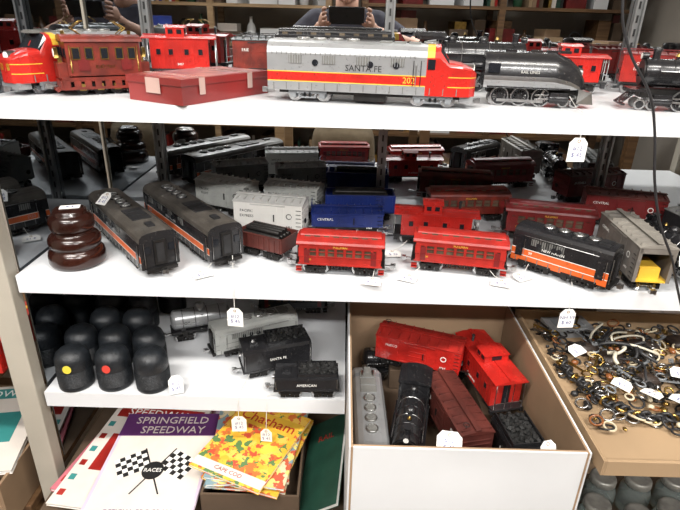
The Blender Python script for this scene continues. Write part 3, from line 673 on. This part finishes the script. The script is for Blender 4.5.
for k in range(380):
    x,y=rnd(.39,.74),rnd(-.17,.14);m=random.choice(cl)
    if y>.08 and x<.51: continue
    if random.random()<.5: b.torus(rnd(.005,.012),.0018,m,Matrix.Translation((x,y,zt+rnd(.002,.016)))@Euler((rnd(-.5,.5),rnd(-.5,.5),0)).to_matrix().to_4x4(),14,5)
    else: b.sph((x,y,zt+rnd(.004,.012)),rnd(.003,.007),m,8,6,(1,rnd(.6,1.8),.8))
b.done(bev=0)
LEA=mat('dark_leather',(.035,.022,.016),.5,0,.5,40,.4)
b=B('leather_pouches')
for x,y,a,s in((.50,.02,.4,1),(.57,.06,-.5,1.1),(.53,-.04,1.2,.9),(.62,-.03,.1,1.1),(.66,.08,.9,1),(.46,.05,-1,.8),(.58,-.10,.6,.9)):
    b.loft([[(x+s*rr*.030*math.cos(t+a)*(1+.3*math.sin(2*t)),y+s*rr*.020*math.sin(t+a),zt+z) for t in [i*math.pi/8 for i in range(16)]] for rr,z in((.9,0),(1.05,.006),(.95,.013),(.6,.018),(.2,.020))],LEA,(LEA,LEA),True)
b.done(bev=0)
b=B('ivory_leather_straps')
IV=mat('ivory_strap',(.60,.56,.45),.55,0,.3,60)
for k in range(13):
    a=-1.2+k*.22;cx,cy=.475+rnd(0,.06),.04+rnd(-.05,.02);ll=rnd(.03,.07)
    pts=[(cx+t*ll*math.cos(a)+.012*math.sin(t*4+k),cy+t*ll*math.sin(a),zt+.026+.010*math.sin(t*3.1)) for t in [i/8 for i in range(9)]]
    b.tube(pts,rnd(.002,.0035),IV if k%2 else BLKM,8)
b.done(bev=0)
b=B('black_bead_chain')
pts=[]
for i in range(60):
    t=i/59;pts.append((.402+.06*t+.24*t*t,.0-.30*t*(1-t)*1.7-.03*t,zt+.010+.003*math.sin(i)))
for i,p in enumerate(pts):
    b.torus(.0075,.0028,BLKM if i%5 else BRASS,Matrix.Translation(p)@Euler((rad(90)*(i%2),0.2,rad(40)-i*.03)).to_matrix().to_4x4(),12,6)
b.done(bev=0)
# jars
GL=mat('jar_glass',(.70,.80,.78),.05,0,.03,trans=.85);LID=mat('zinc_lid',(.45,.44,.40),.4,.5,.4,50)
for k,(x,y) in enumerate(((.405,-.125),(.468,-.11),(.532,-.13),(.598,-.115),(.66,-.13),(.44,-.055),(.505,-.05),(.57,-.052),(.64,-.05),(.70,-.06))):
    b=B('glass_jar')
    b.lathe([(.022,0),(.026,.003),(.027,.010),(.027,.048),(.024,.056),(.020,.060),(.020,.064)],GL,24)
    b.lathe([(.0215,.0),(.0225,.001),(.0225,.012),(.020,.0145),(.016,.0135),(.0001,.0135)],LID,24,(0,0,.0645))
    for a in range(24): b.box((.0225*math.cos(a*.2618),.0225*math.sin(a*.2618),.071),(.0012,.0012,.009),LID,(0,0,a*.2618))
    b.done((x,y,ZD+.001),0,0)
# ------------------------------------------------------------------ magazines
PURP=mat('purple_ink',(.12,.03,.15),.5);PINK=mat('pink_cover',(.55,.16,.20),.5);CREAMP=mat('cream_paper',(.72,.66,.60),.5,0,.08);LAV=mat('lavender_paper',(.60,.50,.62),.45,0,.06)
def mag(name,loc,rot,w=.215,h=.275,cover=CREAMP,th=.006,deco=None):
    b=B(name)
    b.box((0,0,th/2),(w-.002,h-.002,th-.001),PAPER);b.box((0,0,th),(w,h,.0006),cover);b.box((0,0,.0002),(w,h,.0006),cover);b.box((-w/2,0,th/2),(.0006,h,th+.001),cover)
    if deco: deco(b,w,h,th+.0004)
    return b.done(loc,rot=rot,bev=0)
def speedway(b,w,h,z):
    b.box((0,-h*.1,z-.0002),(w*.94,h*.74,.0004),CREAMP)
    b.box((0,h*.385,z),(w,h*.23,.0004),PURP);b.text('SPRINGFIELD\n  SPEEDWAY',.027,CREAMP,Matrix.Translation((0,h*.375,z+.0004)),.0003)
    for s in(-1,1):
        M=Matrix.Translation((s*.034,-.022,z+.0004))@Matrix.Rotation(s*-.5,4,'Z')
        for i in range(6):
            for j in range(5):
                b.add([(-.030+i*.010,j*.010,0),(-.020+i*.010,j*.010,0),(-.020+i*.010,j*.010+.010,0),(-.030+i*.010,j*.010+.010,0)],[(0,1,2,3)],INKB if (i+j)%2 else PAPER,False,M)
        b.add([(-s*.033,-.070,.0001),(-s*.030,-.070,.0001),(-s*.030,.052,.0001),(-s*.033,.052,.0001)],[(0,1,2,3)],INKB,False,M)
    b.lathe([(.021,0),(.021,.0006)],INKB,24,(0,-.015,z+.0005));b.text('RACES',.012,PAPER,Matrix.Translation((0,-.015,z+.0013)))
    b.text('OFFICIAL PROGRAM',.014,PURP,Matrix.Translation((0,-h*.39,z+.0003)));b.text('STOCK CAR RACES',.009,PURP,Matrix.Translation((0,-h*.45,z+.0003)))
TEAL=mat('teal_ink',(.04,.25,.24),.5)
def stripes(c):
    def d(b,w,h,z):
        b.box((0,h*.40,z),(w*.9,h*.13,.0004),c);b.text('SPEEDWAY',.03,PAPER,Matrix.Translation((0,h*.395,z+.0004)))
        b.box((0,-h*.02,z),(w*.7,h*.35,.0004),c);b.sph((0,-h*.02,z),.03,PAPER,16,6,(1,1,.03))
        for k in range(6): b.box((-w*.44,-h*.4+k*h*.13,z),(w*.06,h*.05,.0006),TEAL if k%2 else REDC)
    return d
mag('racing_program',(-.350,-.014,ZD+.034),(rad(4),rad(-3),rad(-1)),w=.205,h=.27,cover=LAV,deco=speedway)
mag('racing_program',(-.405,.030,ZD+.020),(rad(3),rad(-3),rad(-9)),cover=CREAMP,deco=stripes(REDC))
mag('racing_program',(-.41,.06,ZD+.009),(rad(2),rad(-2),rad(-13)),cover=PINK,deco=stripes(PINK))
mag('racing_program',(-.36,.24,ZD+.03),(rad(14),0,rad(5)),cover=LAV,deco=stripes(PURP))
ART=patch_mat('booklet_art',[(.75,.40,.04),(.80,.52,.06),(.62,.16,.04),(.75,.44,.05),(.10,.20,.07),(.78,.50,.10),(.55,.08,.04)],85)
ART2=patch_mat('booklet_art_b',[(.65,.55,.35),(.50,.10,.05),(.20,.30,.34),(.70,.58,.18)],70)
def chat(b,w,h,z):
    b.box((0,h*.28,z),(w*.9,h*.20,.0004),YEL);b.text('Chatham',.034,mat('booklet_ink',(.45,.03,.02),.4),Matrix.Translation((0,h*.28,z+.0006)),.0004);b.box((0,-h*.42,z),(w,h*.10,.0004),CREAMP)
    b.text('CAPE COD',.012,REDC,Matrix.Translation((0,-h*.42,z+.0005)))
b=openbox('booklet_carton',-.240,-.062,-.10,.14,ZD+.001,ZD+.060,.004,KRAFTD,KRAFTD);b.done(bev=0)
for k,(dx,dy,rz,c) in enumerate(((0,0,-4,ART2),(.010,-.004,-16,ART),(-.008,.002,4,ART2),(.008,-.004,-9,ART2),(-.004,-.008,-24,ART))):
    mag('travel_booklet',(-.155+dx,.010+dy,ZD+.061+k*.0065),(rad(2),0,rad(rz)),.15,.20,c,.005,chat if k==4 else None)
mag('green_booklet',(-.018,.00,ZD+.040),(rad(6),rad(-35),rad(-8)),.09,.22,GRN,.008,lambda b,w,h,z:b.text('RAIL',.02,REDC,Matrix.Translation((0,.06,z))))
b=B('stacked_old_books')
for k in range(6): b.box((-.10+k*.004,.28,ZD+.012+k*.021),(.19,.13,.019),[BRN,GRN,KRAFTD,REDD,BLKM,BRN][k]);b.box((-.10+k*.004,.277,ZD+.012+k*.021),(.184,.13,.014),CREAMP)
b.done(bev=.001)
# ------------------------------------------------------------------ tags
def tag(loc,rot,w=.028,h=.036,string=None,txt='#12\n$ 45'):
    b=B('price_tag');r=.003
    pts=[(-w/2,-h/2),(w/2,-h/2),(w/2,h/2-.008),(w/2-.007,h/2),(-w/2+.007,h/2),(-w/2,h/2-.008)]
    b.loft([[(x,y,0) for x,y in pts],[(x,y,.0006) for x,y in pts]],PAPER,(PAPER,PAPER))
    b.text(txt,.0095,INK,Matrix.Translation((0,-.003,.0008)),0)
    b.torus(.0022,.0005,KRAFT,Matrix.Translation((0,h/2-.005,.0008)),12,5)
    o=b.done(loc,rot=rot,bev=0)
    if string:
        c=B('tag_string');Mi=(Matrix.Translation(loc)@Euler(rot).to_matrix().to_4x4()).inverted()
        top=(0,h/2-.005,.001);c.tube([top]+[Mi@Vector(p) for p in string],.0006,STRING,6);c.done(bev=0,parent=o)
U=rad(90)
tag((.350,-.003,1.278),(U,0,rad(4)),string=[(.352,-.002,1.31),(.354,.002,1.330),(.358,.05,1.332),(.355,.075,1.345)])
tag((-.178,-.003,.972),(U,0,rad(-6)),string=[(-.178,-.003,1.02),(-.178,.002,1.043),(-.186,.04,1.048),(-.19,.06,1.06)])
tag((.392,-.003,.988),(U,0,rad(5)),string=[(.392,-.002,1.025),(.393,.004,1.043),(.40,.03,1.05)],txt='NH 59\n$ 60')
tag((-.183,-.004,.738),(U,0,rad(3)),string=[(-.183,-.003,.78),(-.182,.003,.801),(-.175,.04,.803),(-.165,.055,.82)])
tag((-.132,-.004,.712),(U,0,rad(-5)),w=.022,h=.03,string=[(-.130,-.003,.77),(-.128,.003,.801),(-.11,.006,.806)])
tag((-.300,.010,.815),(rad(60),0,rad(20)),w=.026,h=.034)
for x,y,rz,tx,st in((.118,.024,-25,'$ 18',(.14,.045)),(.275,.014,-20,'$ 18',(.26,.045)),(.318,.040,30,'$ 20',(.34,.075)),(.055,.006,-12,'$ 15',(.06,.03)),(.10,.125,10,'$ 22',(.13,.165)),(-.235,.016,35,'$ 45',(-.22,.05)),(-.50,.150,-30,'$ 12',(-.47,.18))):
    o_=(x,y,ZM+.005);tag(o_,(rad(6),0,rad(rz)),w=.032,h=.025,txt=tx,string=[((x+st[0])/2,(y+st[1])/2,ZM+.010),(st[0],st[1],ZM+.016)])
tag((-.45,.165,ZM+.085),(rad(35),0,rad(-25)),w=.024,h=.030)
tag((.165,-.205,.895),(rad(50),0,rad(-8)),w=.036,h=.030)
tag((.320,-.188,.862),(rad(65),0,rad(15)),w=.026,h=.040)
tag((.560,-.015,ZM+.070),(rad(60),0,rad(-10)),w=.030,h=.024)
tag((.640,-.08,.905),(rad(50),0,rad(-30)),w=.03,h=.04)
for k in range(7): tag((.43+k*.038,rnd(-.14,.02),zt+.028),(rnd(-.2,.3),rnd(-.2,.2),rnd(-1,1)),w=.03,h=.024,txt='$ 5')
# dangling cable
b=B('hanging_power_cable')
P=[(.345,-.04,1.60),(.352,-.04,1.48),(.375,-.04,1.42),(.417,-.04,1.364),(.438,-.04,1.31),(.455,-.04,1.245),(.480,-.04,1.18),(.515,-.04,1.12),(.54,-.035,1.07),(.575,-.03,1.0),(.60,-.03,.93)]
Q=[]
for i in range(len(P)-1):
    p0,p1,p2,p3=[Vector(P[max(0,min(len(P)-1,i+j))]) for j in(-1,0,1,2)]
    for q in range(6):
        t=q/6;Q.append(.5*((2*p1)+(p2-p0)*t+(2*p0-5*p1+4*p2-p3)*t*t+(3*p1-p0-3*p2+p3)*t**3))
b.tube(Q,.0020,BLKM,8);b.tube([(.345,-.04,1.60),(.345,-.02,1.895)],.0020,BLKM,8);b.done(bev=0)
# ------------------------------------------------------------------ left side rack
WD=wood_mat('oak_wood',(.10,.05,.022),(.20,.11,.05));WDL=wood_mat('pine_wood',(.26,.16,.08),(.40,.27,.15))
b=B('wooden_side_rack')
for x in(-1.28,-.98):
    for y in(.0,.38): b.box((x,y,.60),(.03,.03,1.2),WD)
for z in(.15,.50,.83): b.box((-.957,.20,z),(.665,.42,.02),WD)
b.box((-1.13,.20,1.19),(.34,.42,.02),WD)
b.done(bev=.002)
b=openbox('kraft_carton',-.90,-.635,-.06,.24,.511,.62,.006,KRAFT,KRAFT)
b.text('Happy',.06,REDD,Matrix.Translation((-.74,-.0605,.565))@Matrix.Rotation(U,4,'X'));b.done(bev=.001)
mag('paper_flyer',(-.75,.08,.625),(rad(4),0,rad(10)),.2,.25,CREAMP,.01,stripes(TEAL))
b=B('red_toy_package');b.box((0,0,.03),(.12,.16,.06),RED);b.box((0,-.081,.03),(.10,.002,.04),WHT);b.box((0,0,.061),(.09,.12,.002),YEL);b.text('TOY',.03,REDD,Matrix.Translation((0,-.0825,.03))@Matrix.Rotation(U,4,'X'));b.done((-.668,.075,.841),0,.002)
# ------------------------------------------------------------------ room
X0,X1,Y0,Y1,ZC=-2.3,2.6,-3.8,.50,2.75
WALL=mat('wall_plaster',(.38,.34,.29),.85,0,.1,3,.1);FLO=brick_mat('vinyl_floor_tile',(.20,.15,.13),(.17,.13,.11),(.10,.08,.07),1,.3,.3)
def slab(n,c,d,m): b=B(n);b.box(c,d,m);return b.done(bev=0)
cx,cy=(X0+X1)/2,(Y0+Y1)/2
slab('floor',(cx,cy,-.05),(X1-X0+.2,Y1-Y0+.2,.1),FLO);slab('ceiling',(cx,cy,ZC+.05),(X1-X0+.2,Y1-Y0+.2,.1),mat('ceiling_white',(.75,.74,.71),.9))
slab('wall_back',(cx,Y1+.05,ZC/2),(X1-X0,.1,ZC),WALL);slab('wall_front',(cx,Y0-.05,ZC/2),(X1-X0,.1,ZC),WALL)
slab('wall_left',(X0-.05,cy,ZC/2),(.1,Y1-Y0,ZC),WALL);slab('wall_right',(X1+.05,cy,ZC/2),(.1,Y1-Y0,ZC),WALL)
slab('baseboard_front',(cx,Y0+.008,.05),(X1-X0,.016,.1),WD)
# shop furniture behind the photographer, each rack loaded with old stock
BOT=mat('green_bottle',(.03,.10,.05),.1,0,.2,coat=.3);BRNB=mat('brown_stoneware',(.14,.07,.03),.3,0,.3)
PAL=[REDD,BLUE,CREAMP,GRN,BRN,KRAFT,KRAFTD,WD,BLKM,CWHT,BRASS,KRAFT2,REDC]
def stock(b,x0,x1,y,z,hmax,d):
    x=x0
    while x<x1-.05:
        t=random.random();h=rnd(.35,1)*hmax;a=rnd(-.25,.25);jy=rnd(-.04,.04)
        if t<.42:
            w=min(rnd(.10,.30),x1-x);c=random.choice([KRAFT,KRAFT2,CWHT,KRAFTD,KRAFT,CWHT,WD,REDD])
            b.box((x+w/2,y+jy,z+h/2),(w*.9,d*.85,h),c,(0,0,a));b.box((x+w/2,y+jy,z+h),(.05,d*.85,.002),TAPE,(0,0,a))
            if random.random()<.6: b.box((x+w/2,y,z+h+.03),(w*.6,d*.5,.06),random.choice(PAL),(0,0,rnd(-.6,.6)))
        elif t<.62:
            w=0;n=random.randint(3,8);le=rnd(-.15,.15)
            for k in range(n):
                q=rnd(.018,.04);hh=min(hmax,rnd(.14,.27));b.box((x+w+q/2,y+.02,z+hh/2),(q*.93,d*.7,hh),random.choice(PAL),(0,0,0));w+=q
        elif t<.82:
            w=.09;m=random.choice([BOT,BRNB,CWHT,BRASS,CERB]);hh=min(h,.26);b.lathe([(.03,0),(.038,.005),(.04,hh*.5),(.03,hh*.68),(.013,hh*.78),(.013,hh*.97),(.017,hh)],m,18,(x+.045,y+.04,z))
        else:
            w=.2;m=random.choice([WD,REDD,BRASS]);b.box((x+.1,y,z+.06),(.17,d*.7,.12),m,(0,0,a));b.torus(.05,.008,BLKM,Matrix.Translation((x+.1,y,z+.12))@Matrix.Rotation(U,4,'X'),16,6)
        x+=w+rnd(.005,.05)
def rack(name,x0,x1,y0,y1,H,levels,m):
    b=B(name)
    for x in(x0,(x0+x1)/2,x1):
        for y in(y0,y1): b.box((x,y,H/2),(.05,.05,H),m)
    levels=list(levels)
    for i,z in enumerate(levels):
        b.box(((x0+x1)/2,(y0+y1)/2,z),(x1-x0+.05,y1-y0+.05,.025),m)
        nz=levels[i+1] if i+1<len(levels) else z+.42
        stock(b,x0+.04,x1-.04,(y0+y1)/2,z+.0125,(nz-z)*.78,y1-y0-.10)
    b.box(((x0+x1)/2,y1,H*.97),(x1-x0,.03,.06),m)
    return b.done(bev=0)
rack('stocked_wooden_rack',-2.1,-.15,-3.6,-3.2,2.1,(.15,.55,.90,1.22,1.52,1.85),WDL)
rack('stocked_wooden_rack',.15,2.4,-3.6,-3.2,2.1,(.15,.50,.85,1.20,1.55,1.85),WD)
def table(name,x,y,w,d,h,m,hm=.34):
    b=B(name);b.box((x,y,h-.015),(w,d,.03),m);b.box((x,y,h-.07),(w-.1,d-.1,.08),m)
    for sx in(-1,1):
        for sy in(-1,1): b.box((x+sx*(w/2-.05),y+sy*(d/2-.05),h/2-.02),(.06,.06,h-.04),m)
    b.box((x,y,.25),(w-.1,d-.1,.02),m)
    stock(b,x-w/2+.03,x+w/2-.03,y-.12,h,hm,.28);stock(b,x-w/2+.03,x+w/2-.03,y+.18,h,hm*.6,.22);stock(b,x-w/2+.08,x+w/2-.08,y,.26,.35,.4)
    b.done(bev=0)
table('stocked_wooden_table',-1.05,-2.25,1.35,.7,.92,WDL,.60);table('stocked_wooden_table',1.25,-2.3,1.5,.7,.95,WD,.62)
# fluorescent fixtures
LM=mat('lamp_diffuser',(1,1,1),.6,emis=2.0)
for i,(x,y) in enumerate(((-.75,-.95),(.85,-.95),(-.75,-2.2),(.85,-2.2))):
    e0=empty('ceiling_light_fixture');b=B('housing');b.box((x,y,ZC-.03),(1.24,.34,.058),CWHT);b.box((x,y,ZC-.062),(1.18,.28,.006),LM);b.done(bev=.002,parent=e0)
    li=bpy.data.lights.new('tube_light','AREA');li.shape='RECTANGLE';li.size=1.15;li.size_y=.16;li.energy=42 if y>-2 else 84;li.color=(1,.955,.89) if y>-2 else (1,.98,.95)
    lo=bpy.data.objects.new('tube_light',li);COL.objects.link(lo);lo.location=(x,y,ZC-.07);lo.parent=e0
    if y<-2: lo.rotation_euler=(rad(35),0,0)
# ------------------------------------------------------------------ photographer
person=empty('photographer')
SHIRT=mat('dark_shirt',(.025,.024,.038),.85,0,.25,30,.3);PANT=mat('khaki_trousers',(.26,.20,.13),.85,0,.15,30,.3);HAIR=mat('brown_hair',(.06,.035,.02),.6,0,.4,80,.8);SHOE=mat('shoe',(.03,.02,.015),.5)
def skin(name,verts,edges,radii,m,sub=2,root=0,parent=person,loc=None):
    me=bpy.data.meshes.new(name);me.from_pydata([Vector(v) for v in verts],edges,[]);me.materials.append(m)
    o=bpy.data.objects.new(name,me);COL.objects.link(o);o.parent=parent
    s=o.modifiers.new('skin','SKIN');s.use_smooth_shade=True
    for i,r in enumerate(radii):
        sv=me.skin_vertices[0].data[i];sv.radius=(r if isinstance(r,tuple) else (r,r));sv.use_root=(i==root)
    q=o.modifiers.new('sub','SUBSURF');q.levels=sub;q.render_levels=sub
    return o
by=-1.30
skin('shirt',[(0,by,.93),(0,by,1.08),(0,by,1.25),(0,by,1.39),(0,by,1.48),(-.16,by+.01,1.42),(-.24,by+.05,1.35),(-.29,by+.11,1.29),(.16,by+.01,1.42),(.26,by+.05,1.36),(.33,by+.10,1.32)],
  [(0,1),(1,2),(2,3),(3,4),(3,5),(5,6),(6,7),(3,8),(8,9),(9,10)],[(.165,.12),(.155,.115),(.17,.125),(.15,.11),(.06,.06),.075,.066,.062,.075,.066,.062],SHIRT)
skin('trousers',[(0,by,.95),(0,by,.86),(-.10,by,.80),(-.115,by+.01,.48),(-.12,by,.10),(.10,by,.80),(.115,by+.01,.48),(.12,by,.10)],
  [(0,1),(1,2),(2,3),(3,4),(1,5),(5,6),(6,7)],[(.155,.115),(.15,.115),.095,.07,.058,.095,.07,.058],PANT)
for s in(-1,1):
    b=B('shoe');b.loft([[(s*.12+x,by+y,z) for x,z in((-.04,0),(.04,0),(.038,hh),(-.038,hh))] for y,hh in((-.08,.08),(.02,.10),(.08,.07),(.17,.045),(.20,.02))],SHOE,(SHOE,SHOE),True);o=b.done(bev=.006);o.parent=person
elb={-1:(-.34,by+.17,1.25),1:(.42,by+.16,1.29)}
sho={-1:(-.25,by+.06,1.34),1:(.28,by+.06,1.35)}
for s in(-1,1):
    wr=(s*.115,-.895,1.400);e_=elb[s];q=sho[s]
    mid=tuple((a+c)/2 for a,c in zip(e_,wr))
    skin('arm',[q,e_,mid,wr,(s*.104,-.872,1.425)],[(0,1),(1,2),(2,3),(3,4)],[.050,.042,.038,.026,(.022,.030)],SKIN)
    skin('palm',[(s*.108,-.880,1.415),(s*.100,-.858,1.440),(s*.096,-.848,1.462)],[(0,1),(1,2)],[(.024,.026),(.016,.034),(.013,.032)],SKIN)
    for k in range(4):
        z=1.425+k*.017;l=[.9,1.0,.95,.8][k]
        skin('finger_%d'%(k+1),[(s*.100,-.852,z),(s*.098,-.832,z+.004),(s*(.098-.006*l),-.8165,z+.006),(s*(.098-.016*l),-.8115,z+.007)],[(0,1),(1,2),(2,3)],[.0095,.0088,.008,.0068],SKIN,1)
    skin('thumb',[(s*.098,-.862,1.428),(s*.088,-.850,1.418),(s*.074,-.838,1.425),(s*.060,-.834,1.434)],[(0,1),(1,2),(2,3)],[.012,.011,.010,.008],SKIN,1)
b=B('phone');b.box((0,0,0),(.150,.074,.0078),BLK);b.box((0,0,-.0),(.146,.070,.0084),INKB);b.cyl((0,.0,.0),(0,.0,.0046),.006,IRON,20)
o=b.done((0,-.8215,1.4565),rot=(rad(90-24)+math.pi,0,0),bev=.003);o.parent=person
hz=1.625;hy=by+.03
b=B('head')
prof=[(.0001,-.118),(.030,-.112),(.050,-.095),(.062,-.065),(.070,-.03),(.075,.01),(.077,.045),(.070,.08),(.050,.105),(.025,.117),(.0001,.12)]
b.lathe(prof,SKIN,28,M=Matrix.Translation((0,hy,hz))@Matrix.Diagonal((1,1.22,1,1)))
b.cyl((0,hy-.015,hz-.18),(0,hy-.008,hz-.07),.058,SKIN,20,.055)
b.loft([[(-.008,hy+.088,hz+.02),(.008,hy+.088,hz+.02),(.008,hy+.080,hz+.025),(-.008,hy+.080,hz+.025)],[(-.016,hy+.108,hz-.028),(.016,hy+.108,hz-.028),(.016,hy+.080,hz-.03),(-.016,hy+.080,hz-.03)]],SKIN,(SKIN,SKIN),True)
for s in(-1,1):
    b.sph((s*.030,hy+.080,hz+.012),.0125,PAPER,12,8);b.sph((s*.030,hy+.0905,hz+.010),.0055,BRN,10,6);b.box((s*.030,hy+.091,hz+.034),(.034,.008,.006),HAIR,(0,s*.1,0))
    b.sph((s*.078,hy-.005,hz-.005),.03,SKIN,12,8,(.28,.6,1.05))
b.sph((0,hy+.083,hz-.058),.02,mat('lips',(.45,.16,.13),.5),12,8,(1.2,.4,.35));b.sph((0,hy+.062,hz-.095),.022,SKIN,12,8)
o=b.done(bev=0,parent=person)
b=B('hair');b.lathe([(.079,.015),(.083,.05),(.076,.09),(.055,.115),(.028,.127),(.0001,.13)],HAIR,28,M=Matrix.Translation((0,hy-.008,hz))@Matrix.Diagonal((1,1.22,1,1)));b.sph((0,hy-.035,hz),.08,HAIR,20,12,(1,.9,1.15));b.done(bev=0,parent=person)
# ------------------------------------------------------------------ world, camera
w=bpy.data.worlds.new('w');SC.world=w;w.use_nodes=True;w.node_tree.nodes['Background'].inputs[0].default_value=(.8,.85,.9,1);w.node_tree.nodes['Background'].inputs[1].default_value=.3
cam=bpy.data.cameras.new('camera');co=bpy.data.objects.new('camera',cam);COL.objects.link(co);SC.camera=co
cam.sensor_width=36;cam.lens=36*534/680;cam.clip_start=.005
M=Matrix.Rotation(math.pi/2-rad(24),4,'X')@Matrix.Rotation(rad(1.6),4,'Z');M.translation=Vector((0,-.8,1.45));co.matrix_world=M
SC.view_settings.view_transform='Standard';SC.view_settings.look='None';SC.view_settings.exposure=-.05
